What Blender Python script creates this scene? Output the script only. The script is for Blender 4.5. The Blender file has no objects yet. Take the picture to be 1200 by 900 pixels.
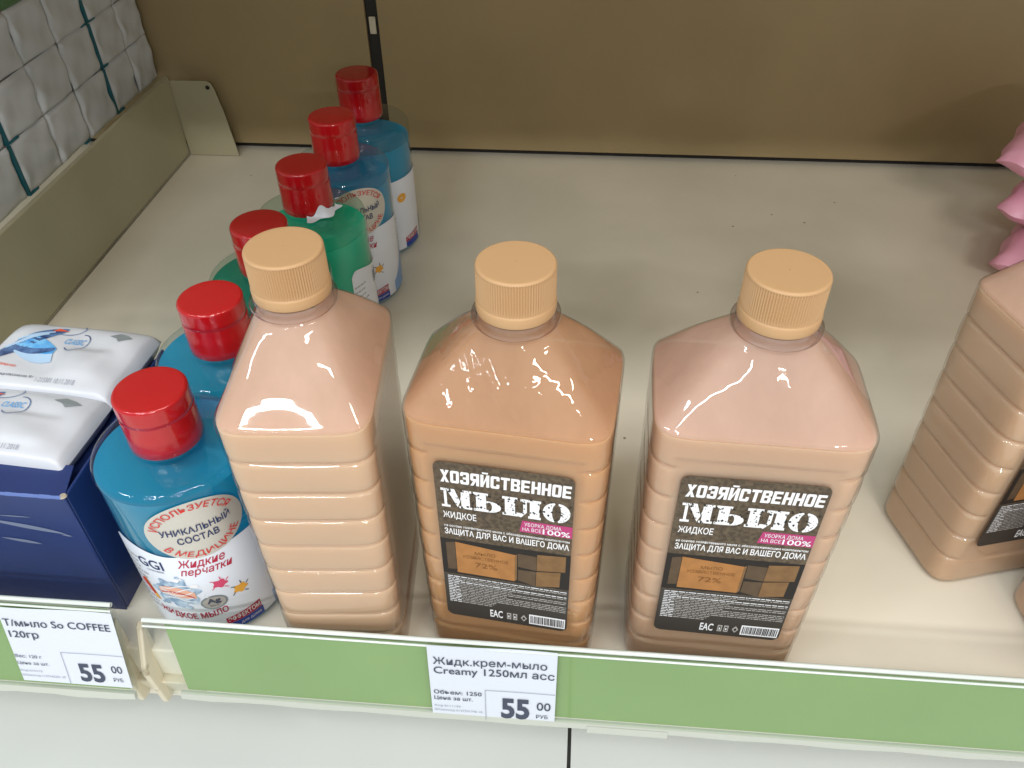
import bpy, math, random
from mathutils import Vector, Matrix
random.seed(7)
S = bpy.context.scene
C = S.collection
PI = math.pi
R = math.radians

# ------------------------------------------------------------------ camera
cam_d = bpy.data.cameras.new('camera')
cam = bpy.data.objects.new('camera', cam_d); C.objects.link(cam)
def look(p, yaw, roll):
    cp, sp, cy, sy = math.cos(p), math.sin(p), math.cos(yaw), math.sin(yaw)
    Z = Matrix(((cy, -sy, 0), (sy, cy, 0), (0, 0, 1)))
    r = Z @ Vector((1, 0, 0)); u = Z @ Vector((0, sp, cp)); f = Z @ Vector((0, cp, -sp))
    c, s = math.cos(roll), math.sin(roll)
    r, u = r * c + u * s, -r * s + u * c
    return Matrix((r, u, -f)).transposed()
cam.matrix_world = Matrix.Translation((0.0392, -0.2796, 0.4825)) @ look(0.7199, 0.0901, -0.0122).to_4x4()
cam_d.sensor_width = 36; cam_d.lens = 36 * 959.36 / 1200
cam_d.clip_start = 0.02; cam_d.clip_end = 60
cam_d.dof.use_dof = False
S.camera = cam

# ------------------------------------------------------------------ world, lamps, exposure
W = bpy.data.worlds.new('World'); S.world = W; W.use_nodes = True
W.node_tree.nodes['Background'].inputs[0].default_value = (0.93, 0.97, 1.0, 1)
W.node_tree.nodes['Background'].inputs[1].default_value = 0.52
def lamp(name, loc, target, size, power, col, kind='RECTANGLE'):
    d = bpy.data.lights.new(name, 'AREA'); d.shape = kind; d.size, d.size_y = size
    d.energy = power; d.color = col
    o = bpy.data.objects.new(name, d); C.objects.link(o); o.location = loc
    o.rotation_euler = (Vector(target) - Vector(loc)).to_track_quat('-Z', 'Y').to_euler()
    return o
for lx, ly, pw, col in ((-2.6, -1.35, 23, (0.86, 0.94, 1.0)), (-0.95, -1.35, 25, (0.90, 0.96, 1.0)), (0.70, -1.35, 25, (1.0, 0.94, 0.86)), (2.35, -1.35, 24, (1.0, 0.90, 0.80)),
                        (-1.15, -3.4, 38, (0.90, 0.96, 1.0)), (0.85, -3.4, 38, (1.0, 0.94, 0.86)),
                        (2.1, -6.4, 30, (1.0, 0.95, 0.9))):
    lamp('ceiling_lamp', (lx, ly, 2.6), (0, 0.1, 0.1), (1.25, 0.07), pw, col)
S.view_settings.view_transform = 'Standard'; S.view_settings.look = 'None'
S.view_settings.exposure = 0.0; S.view_settings.gamma = 1.0; S.view_settings.use_curve_mapping = False
S.cycles.max_bounces = 14; S.cycles.transparent_max_bounces = 24
S.cycles.caustics_reflective = False; S.cycles.caustics_refractive = False

# ------------------------------------------------------------------ materials
def lin(c):
    o = []
    for v in c[:3]:
        v = v / 255
        o.append(v / 12.92 if v <= .04045 else ((v + .055) / 1.055) ** 2.4)
    return (*o, 1)
def nmat(name):
    m = bpy.data.materials.new(name); m.use_nodes = True
    nt = m.node_tree; b = nt.nodes['Principled BSDF']
    return m, nt, b
def mat(name, col, rough=.5, spec=.5, coat=0, var=0.0, vscale=40, bump=0, bscale=200, sss=0, metal=0, col2=None, srad=.008, vlo=.35, vhi=.65):
    m, nt, b = nmat(name)
    L = nt.links
    b.inputs['Roughness'].default_value = rough
    b.inputs['Specular IOR Level'].default_value = spec
    b.inputs['Metallic'].default_value = metal
    if coat:
        b.inputs['Coat Weight'].default_value = coat; b.inputs['Coat Roughness'].default_value = .05
    if sss:
        b.inputs['Subsurface Weight'].default_value = sss
        b.inputs['Subsurface Radius'].default_value = (1, .82, .68); b.inputs['Subsurface Scale'].default_value = srad
    c = lin(col)
    tc = nt.nodes.new('ShaderNodeTexCoord')
    if var or col2:
        n = nt.nodes.new('ShaderNodeTexNoise'); n.inputs['Scale'].default_value = vscale; n.inputs['Detail'].default_value = 5
        L.new(tc.outputs['Object'], n.inputs['Vector'])
        r = nt.nodes.new('ShaderNodeValToRGB')
        r.color_ramp.elements[0].position = vlo; r.color_ramp.elements[1].position = vhi
        c2 = lin(col2) if col2 else tuple(max(0, x * (1 - var)) for x in c[:3]) + (1,)
        r.color_ramp.elements[0].color = c2; r.color_ramp.elements[1].color = c
        L.new(n.outputs['Fac'], r.inputs['Fac']); L.new(r.outputs['Color'], b.inputs['Base Color'])
    else:
        b.inputs['Base Color'].default_value = c
    if bump:
        n2 = nt.nodes.new('ShaderNodeTexNoise'); n2.inputs['Scale'].default_value = bscale; n2.inputs['Detail'].default_value = 4
        L.new(tc.outputs['Object'], n2.inputs['Vector'])
        bp = nt.nodes.new('ShaderNodeBump'); bp.inputs['Strength'].default_value = bump; bp.inputs['Distance'].default_value = .001
        L.new(n2.outputs['Fac'], bp.inputs['Height']); L.new(bp.outputs['Normal'], b.inputs['Normal'])
    return m
def clear(name, tint, rough=.05, bump=0, bscale=60, ior=1.45, gain=1.0, edge=None):
    """thin clear plastic wall: see-through with a glossy film; edge = tint where the wall is seen edge-on"""
    m = bpy.data.materials.new(name); m.use_nodes = True
    nt = m.node_tree; nt.nodes.clear(); L = nt.links
    out = nt.nodes.new('ShaderNodeOutputMaterial')
    tr = nt.nodes.new('ShaderNodeBsdfTransparent'); tr.inputs[0].default_value = (*tint, 1)
    gl = nt.nodes.new('ShaderNodeBsdfGlossy'); gl.inputs['Roughness'].default_value = rough
    fr = nt.nodes.new('ShaderNodeFresnel'); fr.inputs['IOR'].default_value = ior
    mx = nt.nodes.new('ShaderNodeMixShader')
    mu = nt.nodes.new('ShaderNodeMath'); mu.operation = 'MULTIPLY'; mu.inputs[1].default_value = gain; mu.use_clamp = True
    geo = nt.nodes.new('ShaderNodeNewGeometry')      # only the outer face of the wall mirrors
    ob = nt.nodes.new('ShaderNodeMath'); ob.operation = 'SUBTRACT'; ob.inputs[0].default_value = 1.0
    m2 = nt.nodes.new('ShaderNodeMath'); m2.operation = 'MULTIPLY'
    L.new(geo.outputs['Backfacing'], ob.inputs[1]); L.new(mu.outputs[0], m2.inputs[0]); L.new(ob.outputs[0], m2.inputs[1])
    L.new(fr.outputs[0], mu.inputs[0]); L.new(m2.outputs[0], mx.inputs[0]); L.new(tr.outputs[0], mx.inputs[1]); L.new(gl.outputs[0], mx.inputs[2])
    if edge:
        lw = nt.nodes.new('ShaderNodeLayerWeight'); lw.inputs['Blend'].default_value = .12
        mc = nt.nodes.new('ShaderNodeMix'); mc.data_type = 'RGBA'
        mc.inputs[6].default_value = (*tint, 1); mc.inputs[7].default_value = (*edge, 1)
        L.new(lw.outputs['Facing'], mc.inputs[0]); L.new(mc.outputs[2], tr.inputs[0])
    if bump:
        tc = nt.nodes.new('ShaderNodeTexCoord')
        n2 = nt.nodes.new('ShaderNodeTexNoise'); n2.inputs['Scale'].default_value = bscale; n2.inputs['Detail'].default_value = 3
        L.new(tc.outputs['Object'], n2.inputs['Vector'])
        bp = nt.nodes.new('ShaderNodeBump'); bp.inputs['Strength'].default_value = bump; bp.inputs['Distance'].default_value = .002
        L.new(n2.outputs['Fac'], bp.inputs['Height']); L.new(bp.outputs['Normal'], gl.inputs['Normal']); L.new(bp.outputs['Normal'], fr.inputs['Normal'])
    L.new(mx.outputs[0], out.inputs[0])
    return m
def liquid(name, col, see, trans=.5, rough=.2):
    """coloured see-through liquid: diffuse and translucent scatter"""
    m = bpy.data.materials.new(name); m.use_nodes = True
    nt = m.node_tree; nt.nodes.clear(); L = nt.links
    out = nt.nodes.new('ShaderNodeOutputMaterial')
    df = nt.nodes.new('ShaderNodeBsdfDiffuse'); df.inputs[0].default_value = lin(col)
    tl = nt.nodes.new('ShaderNodeBsdfTranslucent'); tl.inputs[0].default_value = lin(col)
    tp = nt.nodes.new('ShaderNodeBsdfTransparent'); tp.inputs[0].default_value = lin(see)
    a = nt.nodes.new('ShaderNodeMixShader'); a.inputs[0].default_value = trans
    b = nt.nodes.new('ShaderNodeMixShader'); b.inputs[0].default_value = .36
    gl = nt.nodes.new('ShaderNodeBsdfGlossy'); gl.inputs['Roughness'].default_value = rough
    fr = nt.nodes.new('ShaderNodeFresnel'); fr.inputs['IOR'].default_value = 1.33
    c = nt.nodes.new('ShaderNodeMixShader')
    L.new(df.outputs[0], a.inputs[1]); L.new(tl.outputs[0], a.inputs[2])
    L.new(a.outputs[0], b.inputs[1]); L.new(tp.outputs[0], b.inputs[2])
    geo = nt.nodes.new('ShaderNodeNewGeometry')
    ob = nt.nodes.new('ShaderNodeMath'); ob.operation = 'SUBTRACT'; ob.inputs[0].default_value = 1.0
    m2 = nt.nodes.new('ShaderNodeMath'); m2.operation = 'MULTIPLY'
    L.new(geo.outputs['Backfacing'], ob.inputs[1]); L.new(fr.outputs[0], m2.inputs[0]); L.new(ob.outputs[0], m2.inputs[1])
    L.new(m2.outputs[0], c.inputs[0]); L.new(b.outputs[0], c.inputs[1]); L.new(gl.outputs[0], c.inputs[2])
    L.new(c.outputs[0], out.inputs[0])
    return m

M = {}
M['deck'] = mat('painted shelf metal', (236, 229, 212), .42, .4, var=.07, vscale=9, bump=.05, bscale=300)
def specks(m):
    nt = m.node_tree; L = nt.links; b = nt.nodes['Principled BSDF']
    src = b.inputs['Base Color'].links[0].from_socket
    tc = nt.nodes.new('ShaderNodeTexCoord'); n = nt.nodes.new('ShaderNodeTexVoronoi'); n.inputs['Scale'].default_value = 30
    r = nt.nodes.new('ShaderNodeValToRGB'); r.color_ramp.elements[0].position = .032; r.color_ramp.elements[1].position = .048
    r.color_ramp.elements[0].color = (1, 1, 1, 1); r.color_ramp.elements[1].color = (0, 0, 0, 1)
    w = nt.nodes.new('ShaderNodeTexNoise'); w.inputs['Scale'].default_value = 5
    gt = nt.nodes.new('ShaderNodeMath'); gt.operation = 'GREATER_THAN'; gt.inputs[1].default_value = .52
    mu = nt.nodes.new('ShaderNodeMath'); mu.operation = 'MULTIPLY'
    mx = nt.nodes.new('ShaderNodeMix'); mx.data_type = 'RGBA'; mx.inputs[7].default_value = (.26, .20, .15, 1)
    L.new(tc.outputs['Object'], n.inputs['Vector']); L.new(tc.outputs['Object'], w.inputs['Vector'])
    L.new(n.outputs['Distance'], r.inputs[0]); L.new(w.outputs['Fac'], gt.inputs[0]); L.new(r.outputs[0], mu.inputs[0]); L.new(gt.outputs[0], mu.inputs[1])
    L.new(mu.outputs[0], mx.inputs[0]); L.new(src, mx.inputs[6]); L.new(mx.outputs[2], b.inputs['Base Color'])
specks(M['deck'])
M['wall'] = mat('painted back panel', (168, 148, 110), .5, .35, var=.13, vscale=5, bump=.06, bscale=240)
M['div'] = mat('cream divider paint', (184, 178, 150), .5, .4, var=.08, vscale=12)
M['fin'] = mat('chipped cream metal', (214, 206, 184), .45, .4, col2=(150, 138, 112), vscale=55, vlo=.28, vhi=.42)
M['dark'] = mat('dark metal and gap shade', (34, 30, 27), .6)  # real colour of the upright; behind the panels it paints gap shade
M['floor'] = mat('floor tile', (202, 207, 204), .4, .4, var=.05, vscale=6)
M['joint'] = mat('tile joint', (45, 46, 44), .8)
M['capB'] = mat('tan cap plastic', (186, 149, 108), .42, .4, sss=.15, srad=.003)
M['capR'] = mat('red cap plastic', (176, 18, 24), .14, .5, coat=.4, bump=.04, bscale=60)
M['green'] = mat('green strip paper', (151, 180, 118), .5, .3, var=.13, vscale=5)
M['backing'] = mat('rail plastic', (186, 190, 180), .4)
M['lip'] = mat('clear rail lip', (206, 214, 208), .12, .8)
M['paper'] = mat('tag paper', (206, 211, 222), .6, .3)
M['ink'] = mat('tag ink', (70, 76, 92), .7, .2)
M['inkl'] = mat('pale tag ink', (150, 155, 170), .7, .2)
M['labtop'] = mat('brown label print', (98, 84, 67), .5, .3, col2=(68, 57, 45), vscale=420)
M['labbot'] = mat('charcoal label print', (60, 55, 51), .45, .3)
M['white'] = mat('white print', (232, 232, 235), .5, .3)
M['grey'] = mat('grey print', (168, 164, 160), .6, .2)
M['pinkp'] = mat('magenta print', (176, 58, 112), .5, .3)
M['tan'] = mat('soap print tan', (168, 116, 66), .55, .25, var=.16, vscale=160)
M['tand'] = mat('soap print brown', (92, 74, 56), .55, .25, var=.2, vscale=160)
M['tanm'] = mat('soap print edge', (128, 96, 62), .55, .25, var=.2, vscale=160)
M['soapink'] = mat('soap print ink', (120, 78, 40), .6, .2)
M['darkp'] = mat('label print dark', (38, 33, 30), .55, .25)  # near-black print: picture ground, worn specks, barcode bars
M['film'] = mat('white label film', (226, 231, 242), .3, .5, coat=.15)
M['bluef'] = mat('blue label print', (120, 160, 214), .3, .5, coat=.15)
M['badge'] = mat('silver badge film', (205, 200, 192), .32, .5, metal=.35)
M['red'] = mat('red print', (205, 52, 48), .5, .3)
M['navy'] = mat('navy print', (36, 52, 96), .5, .3)
M['crim'] = mat('crimson print', (176, 36, 66), .5, .3)
M['silver'] = mat('silver print', (150, 160, 166), .3, .5, metal=.3)
M['germp'] = mat('germ print pink', (208, 78, 112), .5, .3)
M['germo'] = mat('germ print orange', (232, 170, 70), .5, .3)
M['splash'] = mat('splash print', (196, 214, 230), .4, .4, col2=(120, 150, 180), vscale=190)
M['skin'] = mat('hand print', (226, 172, 148), .5, .3)
M['bluep'] = mat('blue print', (40, 70, 160), .4, .4)
M['carton'] = mat('blue carton board', (34, 52, 106), .38, .45, var=.12, vscale=25, bump=.04, bscale=80)
M['worn'] = mat('worn carton edge', (96, 118, 178), .5, .3)
M['cartonS'] = mat('printed streak', (112, 122, 148), .4, .4)
M['cartonI'] = mat('raw carton board', (170, 160, 140), .8)
M['pack'] = mat('white soap wrapper', (198, 202, 210), .28, .5, bump=.12, bscale=45)
M['wave1'] = mat('wave print navy', (40, 62, 112), .35, .45, col2=(92, 128, 176), vscale=130)
M['wave2'] = mat('wave print blue', (56, 142, 214), .35, .45, col2=(120, 186, 232), vscale=80)
M['wave3'] = mat('wave print pale', (170, 200, 230), .35, .45)
M['orange'] = mat('orange print', (222, 92, 60), .4, .4)
M['tissue'] = mat('white tissue wrapper', (214, 217, 222), .22, .5, bump=.5, bscale=55)
M['teal'] = mat('teal wrapper print', (18, 104, 122), .35, .5)
M['brown'] = mat('brown wrapper', (150, 104, 74), .4, .4)
M['greenw'] = mat('green wrapper', (92, 130, 88), .4, .4)
M['pinkb'] = mat('pink wrapper', (240, 172, 198), .36, .5, bump=.7, bscale=70)
M['lav'] = mat('lavender wrapper', (230, 212, 234), .36, .5, bump=.7, bscale=70)
M['cover'] = clear('clear rail cover', (.93, .95, .94), .06, gain=1.0)

SOAP = {  # liquid colours of the big bottles
    'light': mat('peach liquid soap', (202, 172, 144), .35, .3, sss=1.0, srad=.022, var=.05, vscale=14),
    'deep': mat('caramel liquid soap', (192, 148, 108), .35, .3, sss=1.0, srad=.022, var=.06, vscale=14),
    'mid': mat('rosy liquid soap', (194, 162, 136), .35, .3, sss=1.0, srad=.022, var=.05, vscale=14)}
def filmmat(name, col, op):
    m = bpy.data.materials.new(name); m.use_nodes = True
    nt = m.node_tree; nt.nodes.clear(); L = nt.links
    out = nt.nodes.new('ShaderNodeOutputMaterial')
    df = nt.nodes.new('ShaderNodeBsdfDiffuse'); df.inputs[0].default_value = lin(col)
    tl = nt.nodes.new('ShaderNodeBsdfTranslucent'); tl.inputs[0].default_value = lin(col)
    tp = nt.nodes.new('ShaderNodeBsdfTransparent')
    a = nt.nodes.new('ShaderNodeMixShader'); a.inputs[0].default_value = .5
    b = nt.nodes.new('ShaderNodeMixShader')
    tc = nt.nodes.new('ShaderNodeTexCoord'); mp = nt.nodes.new('ShaderNodeMapping'); mp.inputs['Scale'].default_value = (1, 1, .35)
    n = nt.nodes.new('ShaderNodeTexNoise'); n.inputs['Scale'].default_value = 34; n.inputs['Detail'].default_value = 4
    mr = nt.nodes.new('ShaderNodeMapRange'); mr.inputs[1].default_value = .3; mr.inputs[2].default_value = .7; mr.inputs[3].default_value = op - .12; mr.inputs[4].default_value = op + .10
    L.new(tc.outputs['Object'], mp.inputs[0]); L.new(mp.outputs[0], n.inputs['Vector']); L.new(n.outputs['Fac'], mr.inputs[0])
    L.new(mr.outputs[0], b.inputs[0]); L.new(df.outputs[0], a.inputs[1]); L.new(tl.outputs[0], a.inputs[2])
    L.new(tp.outputs[0], b.inputs[1]); L.new(a.outputs[0], b.inputs[2]); L.new(b.outputs[0], out.inputs[0])
    return m
FILM = {'light': filmmat('peach soap film', (242, 214, 196), .80), 'deep': filmmat('caramel soap film', (228, 190, 156), .80), 'mid': filmmat('rosy soap film', (240, 212, 196), .80)}
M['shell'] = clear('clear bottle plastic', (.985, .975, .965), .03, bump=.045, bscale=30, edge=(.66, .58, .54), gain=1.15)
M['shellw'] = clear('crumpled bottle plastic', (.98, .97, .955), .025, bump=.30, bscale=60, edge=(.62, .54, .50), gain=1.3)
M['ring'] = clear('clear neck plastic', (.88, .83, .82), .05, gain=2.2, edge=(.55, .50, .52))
LIQ = {'blue': liquid('blue liquid', (40, 196, 236), (150, 228, 246)), 'deepblue': liquid('deep blue liquid', (44, 190, 230), (140, 218, 242)), 'green': liquid('green liquid', (22, 238, 206), (130, 246, 236)), 'pine': liquid('pine liquid', (20, 176, 156), (110, 220, 206))}
SH = {'blue': clear('blue bottle wall', (.93, .97, .985), .03, bump=.06, bscale=40, edge=(.70, .84, .90), gain=1.3),
      'green': clear('green bottle wall', (.90, .97, .94), .03, bump=.06, bscale=40, edge=(.62, .82, .74), gain=1.3)}

# ------------------------------------------------------------------ mesh helpers
class MB:
    def __init__(s): s.v = []; s.f = []; s.m = []
    def add(s, vs, fs, mi=0):
        o = len(s.v); s.v += [tuple(v) for v in vs]
        for f in fs: s.f.append([o + i for i in f]); s.m.append(mi)
    def grid(s, fn, nu, nv, mi=0, closed=False, flip=False):
        vs = [fn(i / nu, j / nv) for j in range(nv + 1) for i in range(nu if closed else nu + 1)]
        w = nu if closed else nu + 1; fs = []
        for j in range(nv):
            for i in range(nu):
                a = j * w + i; b = j * w + (i + 1) % w if closed else a + 1
                q = [a, b, b + w, a + w]
                fs.append(q[::-1] if flip else q)
        s.add(vs, fs, mi)
    def box(s, x0, x1, y0, y1, z0, z1, mi=0):
        s.add([(x0, y0, z0), (x1, y0, z0), (x1, y1, z0), (x0, y1, z0), (x0, y0, z1), (x1, y0, z1), (x1, y1, z1), (x0, y1, z1)],
              [(0, 3, 2, 1), (4, 5, 6, 7), (0, 1, 5, 4), (1, 2, 6, 5), (2, 3, 7, 6), (3, 0, 4, 7)], mi)
    def prism(s, pts, ext, axis='x', a=0.0, mi=0):
        """outline pts (p,q) extruded along an axis from a to a+ext"""
        def P(p, q, t): return {'x': (t, p, q), 'y': (p, t, q), 'z': (p, q, t)}[axis]
        n = len(pts)
        s.add([P(p, q, a) for p, q in pts] + [P(p, q, a + ext) for p, q in pts],
              [list(range(n))[::-1], list(range(n, 2 * n))] + [[i, (i + 1) % n, n + (i + 1) % n, n + i] for i in range(n)], mi)
    def lathe(s, prof, n=64, mi=0, cap0=False, cap1=False, rmod=None):
        vs = []
        for (r, z) in prof:
            for k in range(n):
                a = 2 * PI * k / n
                rr = r if rmod is None else rmod(r, z, a)
                vs.append((rr * math.sin(a), -rr * math.cos(a), z))
        fs = [[j * n + i, j * n + (i + 1) % n, (j + 1) * n + (i + 1) % n, (j + 1) * n + i] for j in range(len(prof) - 1) for i in range(n)]
        if cap0: fs.append(list(range(n))[::-1])
        if cap1: fs.append([(len(prof) - 1) * n + i for i in range(n)])
        s.add(vs, fs, mi)
    def build(s, name, mats, parent=None, smooth=35, bevel=0):
        me = bpy.data.meshes.new(name); me.from_pydata(s.v, [], s.f)
        if not isinstance(mats, (list, tuple)): mats = [mats]
        for m in mats: me.materials.append(m)
        me.polygons.foreach_set('material_index', s.m)
        me.validate(); me.update()
        if smooth:
            me.shade_smooth(); me.set_sharp_from_angle(angle=R(smooth))
        o = bpy.data.objects.new(name, me); C.objects.link(o)
        if parent: o.parent = parent
        if bevel:
            md = o.modifiers.new('bevel', 'BEVEL'); md.width = bevel; md.segments = 3; md.limit_method = 'ANGLE'; md.angle_limit = R(40)
        return o
def thing(name, label, cat, loc=(0, 0, 0), rz=0, group=None):
    o = bpy.data.objects.new(name, None); C.objects.link(o); o.empty_display_size = .02
    o.location = loc; o.rotation_euler = (0, 0, rz)
    return tag(o, label, cat, group)
def tag(o, label, cat, group=None):
    o['label'] = label; o['category'] = cat
    if group: o['group'] = group
    return o
def smooth01(a, b, x):
    t = min(1, max(0, (x - a) / (b - a))); return t * t * (3 - 2 * t)

# ------------------------------------------------------------------ lettering
_tc = {}
def glyphs(body, bold=0.0, shear=0.0):
    k = (body, bold, shear)
    if k in _tc: return _tc[k]
    c = bpy.data.curves.new('t', 'FONT'); c.body = body; c.offset = bold; c.shear = shear; c.resolution_u = 3
    o = bpy.data.objects.new('t', c); C.objects.link(o)
    dg = bpy.context.evaluated_depsgraph_get(); dg.update()
    m = o.evaluated_get(dg).to_mesh()
    vs = [(v.co.x, v.co.y) for v in m.vertices]; fs = [list(p.vertices) for p in m.polygons]
    o.evaluated_get(dg).to_mesh_clear()
    bpy.data.objects.remove(o); bpy.data.curves.remove(c)
    x0 = min(v[0] for v in vs); x1 = max(v[0] for v in vs)
    vs = [((x - x0) / (x1 - x0), y / .70) for x, y in vs]
    _tc[k] = (vs, fs); return vs, fs
def text(mb, body, x, y, w, h, fmap, mi=0, bold=0.0, shear=0.0, warp=None):
    """body set with its baseline at (x, y), w wide and h high to the top of a capital; fmap takes (x, y) to the surface"""
    vs, fs = glyphs(body, bold, shear)
    P = [(x + a * w, y + b * h) for a, b in vs]
    if warp: P = [warp(a, b) for a, b in vs]
    mb.add([fmap(a, b) for a, b in P], fs, mi)
# heavy block capitals and stencil slab capitals, drawn as strokes in a unit cell
def block(ch):
    t = .34; v = .2; q = []
    def bx(x0, x1, y0, y1): q.append([(x0, y0), (x1, y0), (x1, y1), (x0, y1)])
    def ch8(x0, x1, y0, y1, cut):   # box with its outer corners cut; cut holds corner names
        c = .09; p = []
        for n, (x, y, dx, dy) in (('bl', (x0, y0, 1, 1)), ('br', (x1, y0, -1, 1)), ('tr', (x1, y1, -1, -1)), ('tl', (x0, y1, 1, -1))):
            if n in cut:
                a = (x + dx * c * 1.6, y); b = (x, y + dy * c)
                p += [b, a] if n in ('bl', 'tr') else [a, b]
            else: p.append((x, y))
        q.append(p)
    if ch == 'О': ch8(0, t, 0, 1, ('bl', 'tl')); ch8(1 - t, 1, 0, 1, ('br', 'tr')); bx(t, 1 - t, 0, v); bx(t, 1 - t, 1 - v, 1)
    elif ch == 'С': ch8(0, t, 0, 1, ('bl', 'tl')); bx(t, 1 - t, 0, v); bx(t, 1 - t, 1 - v, 1); ch8(1 - t, 1, 0, .36, ('br',)); ch8(1 - t, 1, .64, 1, ('tr',))
    elif ch == 'Х':
        q.append([(0, 0), (.38, 0), (.62, .5), (.38, .5)]); q.append([(.62, 0), (1, 0), (.62, .5), (.38, .5)])
        q.append([(.38, .5), (.62, .5), (.38, 1), (0, 1)]); q.append([(.38, .5), (.62, .5), (1, 1), (.62, 1)])
    elif ch == 'З':
        ch8(1 - t, 1, 0, .5, ('br',)); ch8(1 - t, 1, .5, 1, ('tr',)); bx(t, 1 - t, 0, v); bx(t, 1 - t, 1 - v, 1); bx(.3, 1 - t, .41, .59)
        ch8(0, t, 0, .33, ('bl',)); ch8(0, t, .67, 1, ('tl',))
    elif ch == 'Я':
        bx(1 - t, 1, 0, 1); ch8(0, t, .4, 1, ('tl', 'bl')); bx(t, 1 - t, 1 - v, 1); bx(t, 1 - t, .4, .57); q.append([(0, 0), (.34, 0), (1 - t, .4), (.34, .4)])
    elif ch in 'ЙИ':
        bx(0, t, 0, 1); bx(1 - t, 1, 0, 1); q.append([(t, .08), (1 - t, .62), (1 - t, .92), (t, .38)])
        if ch == 'Й': q.append([(.2, 1.07), (.8, 1.07), (.86, 1.2), (.14, 1.2)])
    elif ch == 'Т': bx(0, 1, 1 - v, 1); bx(.33, .67, 0, 1 - v)
    elif ch == 'В':
        bx(0, t, 0, 1); bx(t, 1 - t, 0, v); bx(t, 1 - t, .42, .6); bx(t, 1 - t, 1 - v, 1); ch8(1 - t, 1, 0, .51, ('br', 'tr')); ch8(1 - t, 1, .51, 1, ('br', 'tr'))
    elif ch == 'Е': bx(0, t, 0, 1); bx(t, .95, 0, v); bx(t, .9, .41, .59); bx(t, .95, 1 - v, 1)
    elif ch == 'Н': bx(0, t, 0, 1); bx(1 - t, 1, 0, 1); bx(t, 1 - t, .4, .6)
    return q
def arcp(cx, cy, rx, ry, a0, a1, ri, n=9):
    """thick arc as a strip; the inner ellipse is narrower by ri in x only"""
    o = []
    A = [R(a0 + (a1 - a0) * k / n) for k in range(n + 1)]
    for a, b in zip(A, A[1:]):
        o.append([(cx + rx * math.cos(a), cy + ry * math.sin(a)), (cx + rx * math.cos(b), cy + ry * math.sin(b)),
                  (cx + (rx - ri) * math.cos(b), cy + ry * .84 * math.sin(b)), (cx + (rx - ri) * math.cos(a), cy + ry * .84 * math.sin(a))])
    return o
def slab(ch):
    q = []
    def bx(x0, x1, y0, y1): q.append([(x0, y0), (x1, y0), (x1, y1), (x0, y1)])
    if ch == 'М':
        bx(-.02, .28, 0, .12); bx(.08, .175, .12, .88); bx(-.02, .16, .88, 1)
        q.append([(.165, 1), (.45, 1), (.62, .36), (.53, .05)]); q.append([(.71, .98), (.76, 1), (.62, .36), (.585, .245)])
        bx(.58, 1.02, 0, .12); bx(.66, .95, .12, .88); bx(.77, 1.02, .88, 1)
    elif ch == 'Ь':
        bx(-.02, .54, 0, .13); bx(.08, .46, .13, .87); bx(-.02, .54, .87, 1); q += arcp(.55, .3, .47, .3, -90, 90, .34); bx(.47, .57, .5, .6)
    elif ch == 'I': bx(-.04, 1.04, 0, .13); bx(.14, .86, .13, .87); bx(-.04, 1.04, .87, 1)
    elif ch == 'Л':
        bx(.46, 1.02, 0, .13); bx(.53, .96, .13, .87); bx(.12, 1.02, .87, 1); bx(.24, .40, .3, .87); q.append([(-.02, .06), (.14, .0), (.40, .3), (.24, .3)]); q.append([(-.06, .06), (.13, .02), (.13, .24), (-.06, .24)])
    elif ch == 'О': q += arcp(.46, .5, .48, .52, 95, 265, .35); q += arcp(.54, .5, .48, .52, -85, 85, .35)
    return q

# ------------------------------------------------------------------ the setting
D = 0.7163
mb = MB(); mb.box(-3, -.0 + .0525, -3, .6, -.165, -.16); mb.box(.0555, 3, -3, .6, -.165, -.16); mb.box(.0525, .0555, -3, .6, -.166, -.1625, 1)
fl = mb.build('floor', [M['floor'], M['joint']]); fl['kind'] = 'structure'

shelf = thing('store_shelf', 'cream metal store shelf with dark slotted upright and tan back panels behind the bottles', 'shelf')
mb = MB(); mb.box(-.4735, .95, -.012, D + .03, -.03, 0); mb.box(-.4735, .95, -.012, -.008, -.06, -.0302)
mb.build('deck', M['deck'], shelf, bevel=.0015)
mb = MB(); mb.box(-.95, -.4805, -.012, D + .03, -.03, 0)
mb.build('deck', M['deck'], shelf, bevel=.0015)
mb = MB(); mb.box(-.95, -.2200, D, D + .006, .0095, .60)
mb.build('back_panel', M['wall'], shelf, bevel=.001)
mb = MB(); mb.box(-.2050, .95, D, D + .006, .0095, .60)
mb.build('back_panel', M['wall'], shelf, bevel=.001)
mb = MB(); mb.box(-.95, .95, D + .012, D + .02, -.002, .60)
mb.build('gap_shade_sheet', M['dark'], shelf)  # added dark sheet; its colour stands in for shade in the panel gaps
mb = MB()
mb.box(-.2195, -.2055, D + .004, D + .011, .001, .60)
ob = mb.build('slotted_upright', M['dark'], shelf)
mb = MB(); mb.box(-.2165, -.2085, D + .0015, D + .0035, .152, .172)
mb.build('slot', M['fin'], shelf, bevel=.001)
mb = MB()
for x in (-.2455, -.2285):
    pts = [(-.006, .026), (-.010, .024), (-.0235, -.004), (-.0245, -.010), (-.021, -.052), (-.013, -.055), (-.006, -.02)]
    mb.prism(pts, .0042, 'x', x)
    mb.build('hook_fin', M['fin'], shelf, bevel=.0012); mb = MB()
mb.prism([(-.018, -.0305), (.02, -.0305), (.02, -.06), (-.010, -.06)], .062, 'x', -.262)
mb.build('end_bracket', M['fin'], shelf, bevel=.0012)
up = MB(); up.box(-1.3, 1.3, .02, D + .02, .50, .53); up.box(-1.3, 1.3, .016, .0198, .455, .53)
up_o = up.build('upper_shelf', M['deck'], shelf, bevel=.0015)

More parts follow.
